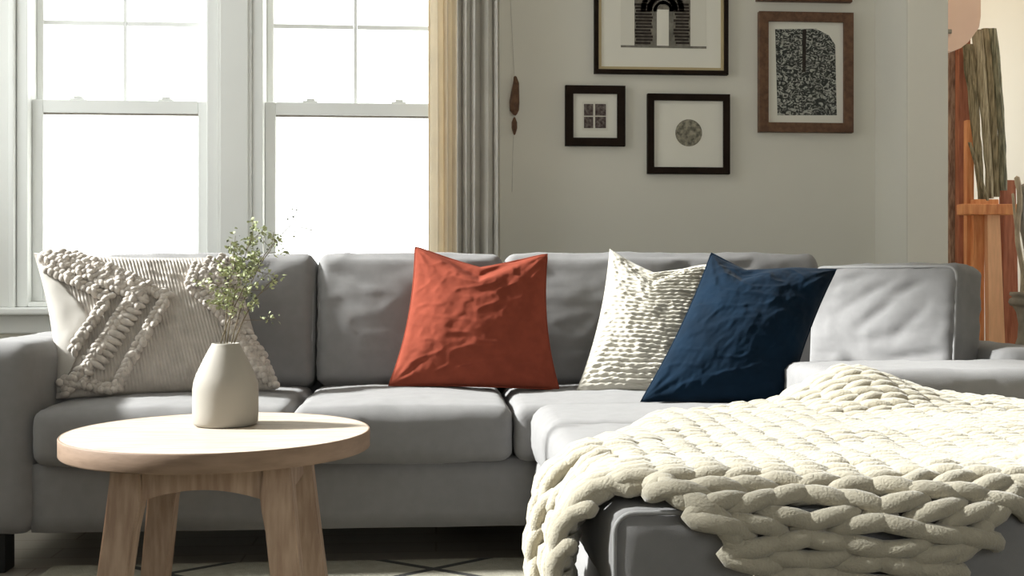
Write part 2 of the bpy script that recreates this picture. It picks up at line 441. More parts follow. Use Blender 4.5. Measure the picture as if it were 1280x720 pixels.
def rr_loop(hx, hz, r, y, C0, mtx=None, n=6):
    pts = []
    for cx, cz, a0 in ((hx-r, hz-r, 0), (-hx+r, hz-r, 90), (-hx+r, -hz+r, 180), (hx-r, -hz+r, 270)):
        for k in range(n + 1):
            a = math.radians(a0 + 90*k/n)
            pts.append((cx + r*math.cos(a), cz + r*math.sin(a)))
    # densify straight runs
    out = []
    for i in range(len(pts)):
        p, q = pts[i], pts[(i+1) % len(pts)]
        L = math.hypot(q[0]-p[0], q[1]-p[1]); m_ = max(1, int(L/.05))
        for k in range(m_): out.append((p[0] + (q[0]-p[0])*k/m_, p[1] + (q[1]-p[1])*k/m_))
    res = []
    for x, z in out:
        v = C0 + Vector((x, y, z))
        res.append(mtx @ v if mtx is not None else v)
    return res

sofa = thing('sectional_sofa', 'grey fabric sectional sofa with chaise, standing in front of the windows and grey wall', 'sofa', (.2, 3.3, 0))
SX0 = -1.085; S1 = -.398; S2 = .213; S3 = .80; AX = .96
SXR = 1.74
# base rails
puffy('base', SX0 - .01, SXR, 3.01, 3.9, .108, .30, M_fab, sofa, r=.012, crown=(0,0,0), res=.05, wr=.001)
puffy('back_frame', -1.25, SXR, 3.72, 3.90, .108, .62, M_fab, sofa, r=.03, crown=(0,0,.004), res=.04, wr=.002)
puffy('armrest', -1.27, SX0, 2.99, 3.90, .108, .625, M_fab, sofa, r=.042, crown=(.012,.004,.006), res=.025, wr=.003)
puffy('armrest', AX, 1.66, 2.61, 2.96, .108, .570, M_fab, sofa, r=.03, crown=(.003,.004,.004), res=.022, wr=.003, seed=4)
puffy('back_frame', 1.60, 1.80, 2.965, 3.90, .108, .598, M_fab, sofa, r=.03, crown=(.003,.004,.004), res=.04, wr=.002)
# seat cushions
for i, (a, b) in enumerate(((SX0 + .003, S1 - .003), (S1 + .003, S2 - .003), (S2 + .003, S3 + .55))):
    c = puffy('seat_cushion', a, b, 2.975 + (.002 if i else 0), 3.62, .296, .444, M_fab, sofa, r=.032, crown=(.0,.006,.022), res=.018, wr=.003, seed=i+1)
    hx, hz = (b-a)/2, .07
    C0 = Vector(((a+b)/2, 2.985, .37))
    if False: tube_obj('piping', rr_loop(hx - .004, hz - .004 + .004, .035, .002, C0), .0022, M_fab, c, 6, True)
# back cushions
def lean(x, y, z, ang, yaw=0): return Matrix.Translation((x, y, z)) @ Matrix.Rotation(yaw, 4, 'Z') @ Matrix.Rotation(ang, 4, 'X')
for i, (a, b, h) in enumerate(((SX0 + .01, S1 + .004, .425), (S1 + .012, S2 + .005, .428), (S2 + .014, 1.29, .430))):
    w = (b - a) / 2
    mt = lean((a+b)/2, 3.60, .447, math.radians(-9))
    fl = [[(-.6, .75, .3, -.5, .008), (.5, .8, .35, .6, .007)], [(-.8, .7, .35, -.5, .008), (.75, .72, .3, .7, .010), (-.85, .2, .3, .1, .004)], [(.1, .75, .16, .9, .01), (.3, .7, .18, .8, .01), (.5, .8, .15, .7, .010), (.62, .6, .2, .9, .008)]][i]
    c = puffy('back_cushion', -w, w, -.085, .085, 0, h, M_fab, sofa, r=.034, crown=(.004,.035,.010), res=.014, wr=.004, wscale=7, mtx=mt, seed=i*2+11, folds=fl)
    tube_obj('piping', rr_loop(w - .008, h/2 - .008, .035, -.068, Vector((0, 0, h/2)), mt), .0032, M_pipe, c, 6, True)
# turned back cushion over the right armrest
A = PD(1192, 400, 3.14); B = PD(1010, 400, 3.50)
U = Vector((A.x - B.x, A.y - B.y, 0)); Lc = U.length; U.normalize()
yaw = math.atan2(U.y, U.x)
mt = Matrix.Translation((B.x, B.y, .447)) @ Matrix.Rotation(yaw, 4, 'Z') @ Matrix.Rotation(math.radians(-4), 4, 'X')
c = puffy('back_cushion', 0, Lc, -.005, .165, 0, .395, M_fab, sofa, r=.03, crown=(.004,.03,.008), res=.012, wr=.005, wscale=9, mtx=mt, seed=31, folds=[(-.1,.55,.35,.6,.014),(.1,.3,.4,.75,.013),(.35,.6,.3,.5,.013),(.2,-.1,.4,.3,.008),(.45,.1,.3,.9,.009),(-.3,.8,.3,.4,.014),(.5,-.4,.35,.25,.014)])
tube_obj('piping', rr_loop(Lc/2 - .006, .395/2 - .006, .03, .004, Vector((Lc/2, 0, .395/2)), mt), .0050, M_pipe, c, 6, True)
# chaise
CX0, CX1, CY0 = .262, .772, 1.60
CX1f = 1.62
puffy('chaise_base', CX0 + .008, CX1f - .01, CY0 + .008, 2.605, .10, .30, M_fab, sofa, r=.02, crown=(0,0,0), res=.035, wr=.001)
puffy('chaise_base', CX0 + .008, AX - .003, 2.605, 3.008, .10, .30, M_fab, sofa, r=.02, crown=(0,0,0), res=.035, wr=.001)
c = puffy('chaise_cushion', CX0, CX1f, CY0, 2.603, .302, .450, M_fab, sofa, r=.032, crown=(.010,.008,.010), res=.02, wr=.003, seed=9)
tube_obj('piping', rr_loop((CX1f-CX0)/2 - .004, .07, .03, .008, Vector(((CX0+CX1f)/2, CY0, .376))), .004, M_pipe, c, 6, True)
c = puffy('chaise_cushion', CX0, AX - .004, 2.56, 2.972, .302, .452, M_fab, sofa, r=.04, crown=(.010,.008,.010), res=.02, wr=.003, seed=9)
for (fx, fy) in ((-1.235, 3.03), (-1.235, 3.80), (.10, 3.80), (SXR - .12, 3.80), (CX0 + .05, CY0 + .06), (CX1f - .13, CY0 + .06), (1.5, 2.68)):
    bm = bmesh.new(); zz = .012 if fx > -1 and fy < 3.0 else 0
    add_box(bm, fx, fx + .07, fy, fy + .07, zz, .11, .004); obj('foot', bm, M_black, sofa)

# ---------------------------------------------------------------- pillows
def bilerp(c, u, v):     # corners BL BR TL TR
    a = (u + 1) / 2; b = (v + 1) / 2
    return c[0]*(1-a)*(1-b) + c[1]*a*(1-b) + c[2]*(1-a)*b + c[3]*a*b
class Pillow:
    def __init__(s, corners, T, pinch=.10, chop=.0, chopu=0.0, chopw=.8, crease=.0, wr=.004, seed=0, disp=None, power=.55, bottom_pinch=None, sidepow=1):
        s.c = corners; s.T = T; s.pinch = pinch; s.chop = chop; s.chopu = chopu; s.chopw = chopw; s.crease = crease
        s.wr = wr; s.seed = seed; s.disp = disp; s.power = power
        s.bp = pinch if bottom_pinch is None else bottom_pinch
        n = (corners[1]-corners[0]).cross(corners[2]-corners[0]); n.normalize()
        if n.y > 0: n = -n
        s.n = n
    def mid(s, u, v):
        pu = u * (1 - s.pinch * (1 - v*v)) 
        pvv = v * (1 - (s.pinch if v > 0 else s.bp) * (1 - u*u))
        if s.chop:
            d = max(0, 1 - abs(u - s.chopu) / s.chopw)
            d = d ** 1.25
            pvv -= s.chop * d * ((v + 1)/2) ** 2.2
        return bilerp(s.c, pu, pvv)
    def pos(s, u, v, side=1, extra=0):
        p = s.mid(u, v)
        t = s.T * (max(0, 1-u*u) ** s.power) * (max(0, 1-v*v) ** s.power)
        q = Vector((u*3.1 + s.seed*5, v*3.1, s.seed*1.7 + side))
        edge = min(1, (1-abs(u))*6+.15) * min(1, (1-abs(v))*6+.15)
        w = noise.noise(q) * 1.2 + .6*noise.noise(q*2.3) + .35*noise.noise(q*5)
        rid = max(0, 1 - 3*abs(noise.noise(Vector((u*2.2+v*1.2+s.seed, v*4.2-u, side*3.0))))) ** 2
        # creases radiating from the corners
        rad = 0
        for cu, cv in ((-1,-1),(1,-1),(-1,1),(1,1)):
            du, dv = u-cu, v-cv; rr = math.hypot(du, dv); an = math.atan2(dv*cv, du*cu)
            rad += math.sin(an*13 + s.seed*2+cu) * math.exp(-(rr/.55)**2) * min(1, rr*4)
        t += s.wr * (w * 1.5 + rid * 1.4 + rad * .9) * edge
        if s.crease:
            d = abs(u - s.chopu)
            vc = 1 - s.chop*1.0 - .10 + .45*d
            t -= s.crease * math.exp(-((v - vc)/.10)**2) * math.exp(-(d/.6)**2)
            t += s.crease*.6 * math.exp(-((v - vc + .2)/.12)**2) * math.exp(-(d/.6)**2)
        if s.disp and side > 0: t += s.disp(u, v) * min(1, (1-abs(u))*10) * min(1, (1-abs(v))*10)
        return p + s.n * (side * t + extra)
    def build(s, name, m, parent=None, N=90, NV=None):
        NV = NV or N
        V = []; Fc = []; ids = {}
        def f(x): return math.sin(x * PI/2) * .35 + x * .65
        for side in (1, -1):
            for i in range(N+1):
                for j in range(NV+1):
                    border = i in (0, N) or j in (0, NV)
                    if side == -1 and border: ids[(side,i,j)] = ids[(1,i,j)]; continue
                    u = f(-1 + 2*i/N); v = f(-1 + 2*j/NV)
                    ids[(side,i,j)] = len(V)
                    V.append(tuple(s.mid(u, v) if border else s.pos(u, v, side)))
            for i in range(N):
                for j in range(NV):
                    q = [ids[(side,i,j)], ids[(side,i+1,j)], ids[(side,i+1,j+1)], ids[(side,i,j+1)]]
                    Fc.append(q if side == 1 else q[::-1])
        me = bpy.data.meshes.new(name); me.from_pydata(V, [], Fc); me.update()
        return link(name, me, m, parent, True)
    def border(s, n=30):
        pts = []
        for k in range(n): pts.append(s.mid(-1 + 2*k/n, -1))
        for k in range(n): pts.append(s.mid(1, -1 + 2*k/n))
        for k in range(n): pts.append(s.mid(1 - 2*k/n, 1))
        for k in range(n): pts.append(s.mid(-1, 1 - 2*k/n))
        return pts

# rust pillow
pw = Pillow([PD(486,482,3.33), PD(699,487,3.33), PD(519,309,3.47), PD(684,318,3.47)], .085, .09, .17, 0.0, .95, .016, .0023, 3, bottom_pinch=.02)
t = thing('throw_pillow', 'rust orange linen throw pillow with a dented top, leaning on the grey sofa back', 'pillow', PD(592, 487, 3.33))
pc = pw.build('pillow_cover', M_orange, t, 110)
tube_obj('piping', pw.border(), .003, M_orange, pc, 6, True)
# navy pillow
pw = Pillow([PD(801,502,3.03), PD(985,504,3.00), PD(890,315,3.22), PD(1045,337,3.14)], .09, .07, .13, -.35, .8, .010, .0026, 8, bottom_pinch=.02)
t = thing('throw_pillow', 'dark navy blue throw pillow in front of the white ribbed pillow, by the chaise', 'pillow', PD(890, 503, 3.03))
pc = pw.build('pillow_cover', M_navy, t, 110)
tube_obj('piping', pw.border(), .0028, M_navy, pc, 6, True)
# cream ribbed knit pillow
def ribs(u, v):
    row = v * 15.5
    k = math.floor(row + .5)
    a = abs(math.sin(PI * (row + .12*math.sin(u*9+v*3))))
    st = .5 + .5 * math.sin(u * 46 + (k % 2) * PI + 1.2*math.sin(v*40))
    return .0052 * a + .0034 * st * a - .003
pw = Pillow([PD(720,489,3.30), PD(900,497,3.22), PD(762,311,3.46), PD(893,330,3.40)], .08, .10, .17, -.1, .9, .012, .003, 5, disp=ribs, bottom_pinch=.02)
t = thing('throw_pillow', 'white ribbed knit throw pillow partly behind the navy pillow', 'pillow', PD(800, 490, 3.30))
pw.build('pillow_cover', M_cream_knit, t, 200, 240)
# macrame lumbar pillow
def cords(u, v):
    c = abs(math.sin(PI * u * 30))
    return .0035 * c if u > -.75 else 0
pw1 = Pillow([PD(70,499,3.08), PD(345,487,3.27), PD(42,316,3.24), PD(297,321,3.44)], .075, .055, .0, 0, 1, 0, .003, 6, disp=cords, bottom_pinch=.02)
t = thing('throw_pillow', 'large cream and taupe wool pillow with raised zigzag braids, beside the left armrest', 'pillow', PD(200, 494, 3.18))
M_cord = mat('taupe_cord_weave', (.50, .455, .41), .95, .5, 400, .15, 30, stretch=(1,1,1))
cover = pw1.build('pillow_cover', M_cord, t, 360, 70)
# smooth canvas patch on the left edge
V = []; Fc = []; n = 26
for i in range(n+1):
    v = -.93 + 1.74*i/n
    w = .02 + .36*max(0, 1-abs((v+.05)/.90)**1.1)
    for j in range(9):
        u = -.995 + w * j/8
        V.append(tuple(pw1.pos(u, v, 1, .006)))
for i in range(n):
    for j in range(8):
        a = i*9+j; Fc.append((a, a+1, a+10, a+9))
me = bpy.data.meshes.new('canvas_panel'); me.from_pydata(V, [], Fc); me.update()
o = link('canvas_panel', me, M_ivory, t, True); o['label'] = 'smooth ivory canvas panel'
sd = o.modifiers.new('thick', 'SOLIDIFY'); sd.thickness = .004
def path(pts, step, pil):
    """resample uv polyline by 3D distance, returning uv points and directions"""
    out = []; acc = 0; first = True
    for (a, b) in zip(pts, pts[1:]):
        K = 80
        for k in range(K):
            u = a[0] + (b[0]-a[0])*k/K; v = a[1] + (b[1]-a[1])*k/K
            u2 = a[0] + (b[0]-a[0])*(k+1)/K; v2 = a[1] + (b[1]-a[1])*(k+1)/K
            p = pil.pos(u, v); q = pil.pos(u2, v2); L = (q-p).length
            acc += L
            if acc >= step or first: out.append((p, (q-p).normalized())); acc = 0; first = False
    return out
def braid(name, pts, w, parent, pil, lift=.008, step=.017, fat=.011):
    S = Soup(); n = pil.n
    for i, (p, d) in enumerate(path(pts, step, pil)):
        s = n.cross(d).normalized()
        for sg in (-1, 1):
            dirv = (d * .9 + s * sg * .62).normalized()
            c = p + s * sg * w * .42 + n * (lift + random.uniform(-.002, .003)) + d * (step*.5 if sg > 0 else 0)
            l = w * random.uniform(.85, 1.05); ff = fat * random.uniform(1.05, 1.35)
            S.blob(c, dirv * l, n.cross(dirv) * ff * .85, n * ff)
    return S.build(name, M_braid, parent)
def ladder(name, pa, pb, parent, pil, step=.021, fat=.0105, bow=.0):
    """fat satin stitches lying between two lines"""
    S = Soup(); n = pil.n
    A = path(pa, step, pil); Bp = path(pb, step, pil); m_ = min(len(A), len(Bp))
    for i in range(m_):
        p = A[i*len(A)//m_][0]; q = Bp[i*len(Bp)//m_][0]
        d = (q - p); L = d.length; d.normalize()
        S.blob((p+q)/2 + n * .010, d * L * .56, n.cross(d) * fat * random.uniform(.9, 1.1), n * fat * 1.3)
    return S.build(name, M_braid, parent)
# left chevron ">" : braids and stitches
braid('braid', [(-.66, .97), (.17, .22), (-.48, -.95)], .017, t, pw1, .010)
braid('braid', [(-.93, .90), (-.16, .25), (-.70, -.66), (-.93, -.90)], .017, t, pw1, .012)
braid('braid', [(-.92, .72), (-.40, .22), (-.82, -.45)], .016, t, pw1, .012, .019)
braid('braid', [(-.78, .98), (-.02, .30), (-.20, .05)], .017, t, pw1, .010, .02)
braid('braid', [(-.90, .97), (-.35, .50), (-.12, .22)], .015, t, pw1, .010, .02)
ladder('satin_stitch_band', [(-.02, .14), (-.60, -.80)], [(-.16, .20), (-.80, -.62)], t, pw1)
braid('braid', [(-.95, -.80), (-.55, -.95), (-.40, -.93)], .016, t, pw1, .012)
braid('braid', [(-.93, -.95), (-.70, -.72)], .016, t, pw1, .012)
# right chevron "<"
braid('braid', [(.55, .80), (.42, .42), (.72, -.10), (.96, -.93)], .014, t, pw1)
braid('braid', [(.72, .92), (.56, .50), (.80, .05), (.985, -.55)], .017, t, pw1, .010, .02)
braid('braid', [(.86, .97), (.70, .62), (.90, .15)], .017, t, pw1, .010, .021)
braid('braid', [(.97, .95), (.84, .70), (.97, .35)], .014, t, pw1, .010, .021)
braid('braid', [(.70, -.12), (.90, -.85)], .013, t, pw1, .012, .019)
braid('braid', [(.99, -.60), (.99, -.98)], .013, t, pw1, .010, .019)
braid('braid', [(.55, .38), (.78, -.10), (.99, -.75)], .012, t, pw1, .010, .02)

# ---------------------------------------------------------------- chunky knit blanket
R = .075; ZT = .466
def hill(x, y):
    # blanket bunched up against the right armrest
    p = math.exp(-((x - .98)/.13)**2) * math.exp(-((y - 2.57)/.17)**2) * .070
    p += .030 * math.exp(-((x - 1.12)/.16)**2) * math.exp(-((y - 2.58)/.16)**2)
    p += .012 * noise.noise(Vector((x*5, y*5, 2.0))) + .006 * noise.noise(Vector((x*13, y*13, 5.0)))
    return p
def fold(s, edge_r):
    """arc-length s past an edge -> (outward, down)"""
    if s <= 0: return 0.0, 0.0
    q = edge_r * PI / 2
    if s < q:
        th = s / edge_r; return edge_r * math.sin(th), edge_r * (1 - math.cos(th))
    return edge_r, edge_r + (s - q)
def surf(a, b):
    """a: right of the chaise's left edge, b: behind its front edge; negatives hang down"""
    ea, eb = .045, .035
    ox, dx = fold(ea - a, R if b > .3 else R * .8); oy, dy = fold(eb - b, .05)
    x = CX0 + max(a, ea) - ox + (.02*noise.noise(Vector((a*6, b*6, 0))) if a < ea else 0)
    y = CY0 + max(b, eb) - oy
    z = ZT - max(dx, 0) - max(dy, 0)
    z += hill(x, y) * (1 if (a > ea and b > eb) else .4)
    if a < ea:
        x -= .03 * math.sin(min(1, dx/.3) * PI) + .012*math.sin(b*22)
    if b < eb: y -= .010 * math.sin(a * 17) + .012
    return Vector((x, y, z))
def knitpos(a, b, h):
    p = surf(a, b); e = .004
    n = (surf(a+e, b) - surf(a-e, b)).cross(surf(a, b+e) - surf(a, b-e))
    n = n.normalized() if n.length > 1e-9 else Vector((0, 0, 1))
    return p + n * h
def interp(T, x):
    if x <= T[0][0]: return T[0][1]
    for (x0, y0), (x1, y1) in zip(T, T[1:]):
        if x <= x1: return y0 + (y1-y0)*(x-x0)/(x1-x0)
    return T[-1][1]
NEAR = [(-.50, .03), (-.05, .045), (.03, .05), (.07, .025), (.16, -.045), (.20, -.085), (.28, -.15), (.36, -.175), (.44, -.135), (.50, -.08), (.57, -.03), (.62, .0), (.9, .04), (1.4, .12)]
FAR = [(-.50, .42), (-.30, .38), (-.12, .35), (.0, .42), (.06, .50), (.26, .87), (.50, .94), (.58, .985), (1.4, .985)]
def inside(a, b, mgn=0): return interp(NEAR, a) + mgn < b < interp(FAR, a) - mgn
PA, WD = .054, .050
yr = .0146
bm = bmesh.new()
tA = []
a = -.44; ci = 0
while a < 1.26:
    seg = []
    t0 = interp(NEAR, a); t1 = interp(FAR, a)
    nst = max(2, round((t1 - t0) / WD)); off = 0
    K = 14
    for k in range(nst * K + 1):
        th = 2 * PI * k / K
        bb = t0 + (t1 - t0) * k / (nst * K) + .02 * WD * math.sin(2*th)
        jit = .004 * noise.noise(Vector((k*.11, ci*1.7, 3)))
        aa = a + .0435 * math.cos(th) + .035 * math.sin(bb * 2.6) + jit
        h = .016 - .0085 * math.cos(2*th)
        seg.append(knitpos(aa, bb, h))
    rr = [yr * (1 + .10 * noise.noise(Vector((i*.25, ci*3.1, 0)))) for i in range(len(seg))]
    d0 = (seg[0] - seg[1]).normalized(); d1 = (seg[-1] - seg[-2]).normalized()
    seg = [seg[0] + d0*yr*.9, seg[0] + d0*yr*.5] + seg + [seg[-1] + d1*yr*.5, seg[-1] + d1*yr*.9]
    rr = [yr*.45, yr*.85] + rr + [yr*.85, yr*.45]
    add_tube(bm, seg, rr, 9)
    a += PA; ci += 1
blk = obj('knit_blanket', bm, M_yarn, None, True)
tag(blk, 'cream chunky hand-knit blanket draped over the grey chaise of the sofa', 'blanket')
# bound hem along the near edge: a row of fat lying stitches
def hem(T, a0, a1, step, inset):
    S = Soup(); a = a0; prev = None; pts = []
    while a < a1:
        p = knitpos(a, interp(T, a) + inset, .014)
        if prev is None or (p - prev).length > step: pts.append(p); prev = p
        a += .004
    for i in range(1, len(pts) - 1):
        d = (pts[i+1] - pts[i-1]).normalized()
        up = Vector((0, -.3, 1)); s = d.cross(up).normalized()
        d2 = (d + Vector((0, 0, 1)) * .22 * (1 if i % 2 else -1)).normalized()
        S.blob(pts[i] + Vector((random.uniform(-.003, .003), 0, random.uniform(-.004, .004))), d2 * step * .95, d2.cross(s) * .018, s * .018)
    return S
S = hem(NEAR, -.02, 1.25, .040, .012); S.build('hem', M_yarn, blk)

# ---------------------------------------------------------------- round table
ZT_T = .45; TH = .04
TD = 2.49
tc = PD(274, 540, TD); tc.z = 0
table = thing('coffee_table', 'round oak coffee table on four splayed legs, holding the vase', 'table', tc)
bm = bmesh.new(); RTb = .343
prof = [(0, ZT_T - TH), (RTb - .004, ZT_T - TH), (RTb - .004, ZT_T), (0, ZT_T)]
add_lathe(bm, prof, tc, 96)
obj('table_top', bm, M_ttop, table)
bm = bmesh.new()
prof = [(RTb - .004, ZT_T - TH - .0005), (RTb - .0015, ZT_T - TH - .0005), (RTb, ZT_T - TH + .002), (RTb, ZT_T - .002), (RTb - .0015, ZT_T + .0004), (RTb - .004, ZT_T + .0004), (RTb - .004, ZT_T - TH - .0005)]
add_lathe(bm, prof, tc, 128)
o = obj('rim', bm, M_rim, table); o['label'] = 'wooden rim with shade painted in as darker brown'
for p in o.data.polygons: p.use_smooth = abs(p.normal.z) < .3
rot = math.radians(3.5) - YAW
def trot(x, y): return Vector((tc.x + x*math.cos(rot) - y*math.sin(rot), tc.y + x*math.sin(rot) + y*math.cos(rot), 0))
Ux = trot(1, 0) - tc; Uy = trot(0, 1) - tc
HS = .167
ztop = ZT_T - TH; zf = .012
def leg(sx, sy):
    bm = bmesh.new()
    # profile in the front plane (u outward = sx), extruded along y
    levels = [(ztop, HS + .020, HS - .036), (ztop - .082, HS + .027, HS - .042), (ztop - .10, HS + .029, HS - .040), (ztop - .15, HS + .034, HS - .030), (zf, HS + .062, HS + .000)]
    rings = []
    for z, uo, ui in levels:
        k = (ztop - z) / (ztop - zf)
        vo = HS + .02 + .035 * k; vi = vo - .058
        rings.append([bm.verts.new(tc + Ux*(sx*u) + Uy*(sy*v) + Vector((0,0,z))) for u, v in ((uo, vo), (ui, vo), (ui, vi), (uo, vi))])
    for A, B in zip(rings, rings[1:]):
        for k in range(4): bm.faces.new((A[k], A[(k+1)%4], B[(k+1)%4], B[k]))
    bm.faces.new(rings[0]); bm.faces.new(rings[-1])
    bmesh.ops.recalc_face_normals(bm, faces=bm.faces)
    bmesh.ops.bevel(bm, geom=[e for e in bm.edges if e.calc_face_angle(0) > .8], offset=.003, segments=2, affect='EDGES')
    return obj('leg', bm, M_tleg, table)
for sx, sy in ((-1,-1), (1,-1), (-1,1), (1,1)): leg(sx, sy)
def apron(dirn, arch):
    L = HS - .041; n = 16
    top = [(-L, ztop), (L, ztop)]
    bot = []
    for k in range(n + 1):
        u = L - 2*L*k/n
        bot.append((u, ztop - .085 + arch * (1 - (u/L)**2)))
    bm = bmesh.new()
    if dirn == 0: Uv, Tv, base = Ux, Uy, tc - Uy*(HS + .008)
    elif dirn == 1: Uv, Tv, base = Ux, Uy, tc + Uy*(HS - .022)
    elif dirn == 2: Uv, Tv, base = Uy, Ux, tc + Ux*(HS - .022)
    else: Uv, Tv, base = Uy, Ux, tc - Ux*(HS + .008)
    add_prism(bm, [(u, v) for u, v in top + bot], base, Uv, Vector((0,0,1)), Tv, .03)
    obj('apron', bm, M_tleg, table)
apron(0, .022); apron(1, .022); apron(2, .0); apron(3, .0)

# ---------------------------------------------------------------- vase and sprigs
vc = PD(282, 400, 2.585); vc.z = ZT_T
bm = bmesh.new()
prof = [(0, .0), (.066, .0), (.0725, .003), (.0755, .010), (.0765, .03), (.0765, .085), (.074, .103), (.068, .122), (.050, .160), (.038, .183), (.0335, .190), (.0325, .194), (.0305, .195), (.0290, .192), (.029, .185)]
add_lathe(bm, prof, vc, 64)
vase = obj('vase', bm, M_vase, None, True); tag(vase, 'matt beige bottle-shaped ceramic vase on the round table', 'vase')
bm = bmesh.new(); add_lathe(bm, [(.029, .185), (.03, .175), (.04, .15), (.06, .1), (.06, .01), (0, .01)], vc, 48)
obj('inner_wall', bm, M_vase_in, vase, True)

def leafblob(S, c, l, w):
    d = Vector((random.uniform(-1,1), random.uniform(-1,1), random.uniform(-.6,1))).normalized()
    s = d.orthogonal().normalized(); s = Matrix.Rotation(random.uniform(0, 2*PI), 3, d) @ s
    n = d.cross(s)
    o = len(S.v)
    S.v += [c - d*l, c + s*w + n*w*.3, c + d*l, c - s*w + n*w*.3, c + n*w*.12, c + n*w*.32]
    S.f += [[o, o+1, o+4], [o+1, o+2, o+4], [o+2, o+3, o+4], [o+3, o, o+4], [o, o+5, o+1], [o+1, o+5, o+2], [o+2, o+5, o+3], [o+3, o+5, o]]
lab = ['tallest wispy dried sprig in the vase, arching right past the window post', 'bushy green sprig in the vase, leaning furthest left over the white pillow', 'dense leafy green sprig in the middle of the vase bunch', 'leafy green sprig rising upright from the right of the vase bunch', 'short sparse sprig at the lower right of the vase bunch, near the grey cushion']
tips = [(378, 268, 2.62), (293, 318, 2.56), (316, 294, 2.58), (344, 304, 2.60), (346, 345, 2.55)]
mouth = vc + Vector((0, 0, .19))
for i, (lx, ly, D) in enumerate(tips):
    tip = PD(lx, ly, D)
    base = vc + Vector(((i-2)*.010, .006*((i % 2)*2-1), .03)); rim = mouth + Vector(((i-2)*.008 + .004, .006*((i % 2)*2-1), 0))
    sp = thing('leafy_sprig', lab[i], 'plant', base, 'sprigs in the beige vase')
    pts = []
    ctrl = rim + Vector((( tip.x-rim.x)*.30, (tip.y-rim.y)*.3, (tip.z-rim.z)*.62))
    K = 16
    for k in range(K+1):
        s_ = k/K
        pts.append(rim*(1-s_)**2 + ctrl*2*s_*(1-s_) + tip*s_*s_)
    st = tube_obj('stem', [base] + pts, [.0016] + [.0016 - .0009*k/K for k in range(K+1)], M_stem, sp, 5)
    S = Soup(); S2 = Soup(); bmb = bmesh.new()
    dense = (30, 230, 330, 260, 110)[i]
    nb = (9, 14, 18, 15, 8)[i]
    s_min = .62 if i == 0 else .34
    for b_ in range(nb):
        s_ = s_min + (1-s_min)*b_/(nb-1); q = pts[min(K, int(s_*K))]
        spread = (.03 if i == 0 else .038)
        e = q + Vector((random.gauss(0, spread), random.gauss(0, spread*.8), abs(random.gauss(.012, .022))))
        add_tube(bmb, [q, (q+e)/2 + Vector((0,0,-.002)), e], .0006, 4)
        for l_ in range(dense // nb):
            f_ = random.uniform(.35, 1.05); c_ = q + (e-q)*f_ + Vector((random.gauss(0,.007), random.gauss(0,.007), random.gauss(0,.007)))
            if random.random() < .8 and i != 0: leafblob(S, c_, random.uniform(.0050, .0080), random.uniform(.0028, .0046))
            else: leafblob(S2, c_, random.uniform(.003, .005), random.uniform(.002, .0032))
    obj('twig', bmb, M_stem, sp, True)
    if S.v: tag(S.build('leaves', M_leaf, sp, False), kind='stuff')
    if S2.v: o = tag(S2.build('seed_heads', M_leafd, sp, False), kind='stuff'); o['label'] = 'dark seed heads'

# ---------------------------------------------------------------- curtains
def curtain(name, label, px0, px1, y, m, nf, amp, seed, parent=None, taper=0):
    x0 = PY(px0, 300, y).x; x1 = PY(px1, 300, y).x
    z0, z1 = .06, 2.46
    nx, nz = nf * 14, 26
    V = []; Fc = []
    for j in range(nz + 1):
        z = z0 + (z1 - z0) * j / nz
        sp = 1 + taper * (1 - j/nz - .4)
        for i in range(nx + 1):
            s = i / nx
            ph = 2*PI*nf*s + .9*math.sin(s*9+seed) + .25*math.sin(z*2.1+seed+s*4)
            xx = x0 + (x1-x0)*s + .35*(x1-x0)/nf*math.sin(ph*2)*.25
            xx = (xx - x1) * sp + x1 if taper < 0 else (xx - x0) * sp + x0
            yy = y + amp*math.sin(ph)*(.75+.35*math.sin(s*13+seed*2))
            V.append((xx, yy, z))
    for j in range(nz):
        for i in range(nx):
            a = j*(nx+1)+i; Fc.append((a, a+1, a+nx+2, a+nx+1))
    me = bpy.data.meshes.new(name); me.from_pydata(V, [], Fc); me.update()
    o = link(name, me, m, parent, True)
    sd = o.modifiers.new('cloth', 'SOLIDIFY'); sd.thickness = .003
    return tag(o, label, 'curtain')
curtain('curtain', 'cream curtain gathered at the right edge of the window, beside the grey one', 535, 577, 4.135, M_curt_c, 3, .024, 1)
curtain('curtain', 'grey pleated curtain between the cream curtain and the framed pictures', 573, 624, 4.09, M_curt_g, 4, .030, 4, taper=.05)
rod = thing('curtain_rod', 'dark curtain rod above the two windows', 'rod', (wx(290), 4.12, 2.47))
tube_obj('pole', [(wx(-40), 4.12, 2.485), (wx(650), 4.12, 2.485)], .012, M_fblack, rod, 12)
for px in (-20, 295, 640):
    tube_obj('bracket', [(wx(px), 4.245, 2.50), (wx(px), 4.17, 2.50), (wx(px), 4.12, 2.488)], .006, M_fblack, rod, 8)

# ---------------------------------------------------------------- hanging ornament
hy = YW - .03
hc = PY(643, 118, hy)
orn = thing('wall_hanging', 'slim brown wooden wall hanging on a pale string beside the grey curtain', 'ornament', hc)
tube_obj('string', [PY(637, -20, hy), PY(641, 60, hy), PY(643, 98, hy), PY(643, 150, hy), PY(641, 190, hy), PY(640, 240, hy)], .0012, M_string, orn, 6)
bm = bmesh.new()
P_ = [PY(644, 96, hy), PY(645, 104, hy), PY(644, 115, hy), PY(643, 128, hy), PY(643, 138, hy), PY(644, 143, hy)]
add_tube(bm, P_, [.006, .012, .016, .020, .018, .008], 12); obj('carved_pendant', bm, M_fbrown, orn, True)
bm = bmesh.new()
P_ = [PY(643, 147, hy), PY(643, 153, hy), PY(643, 160, hy), PY(643, 168, hy)]
add_tube(bm, P_, [.004, .011, .011, .004], 12); obj('bead', bm, M_fbrown, orn, True)

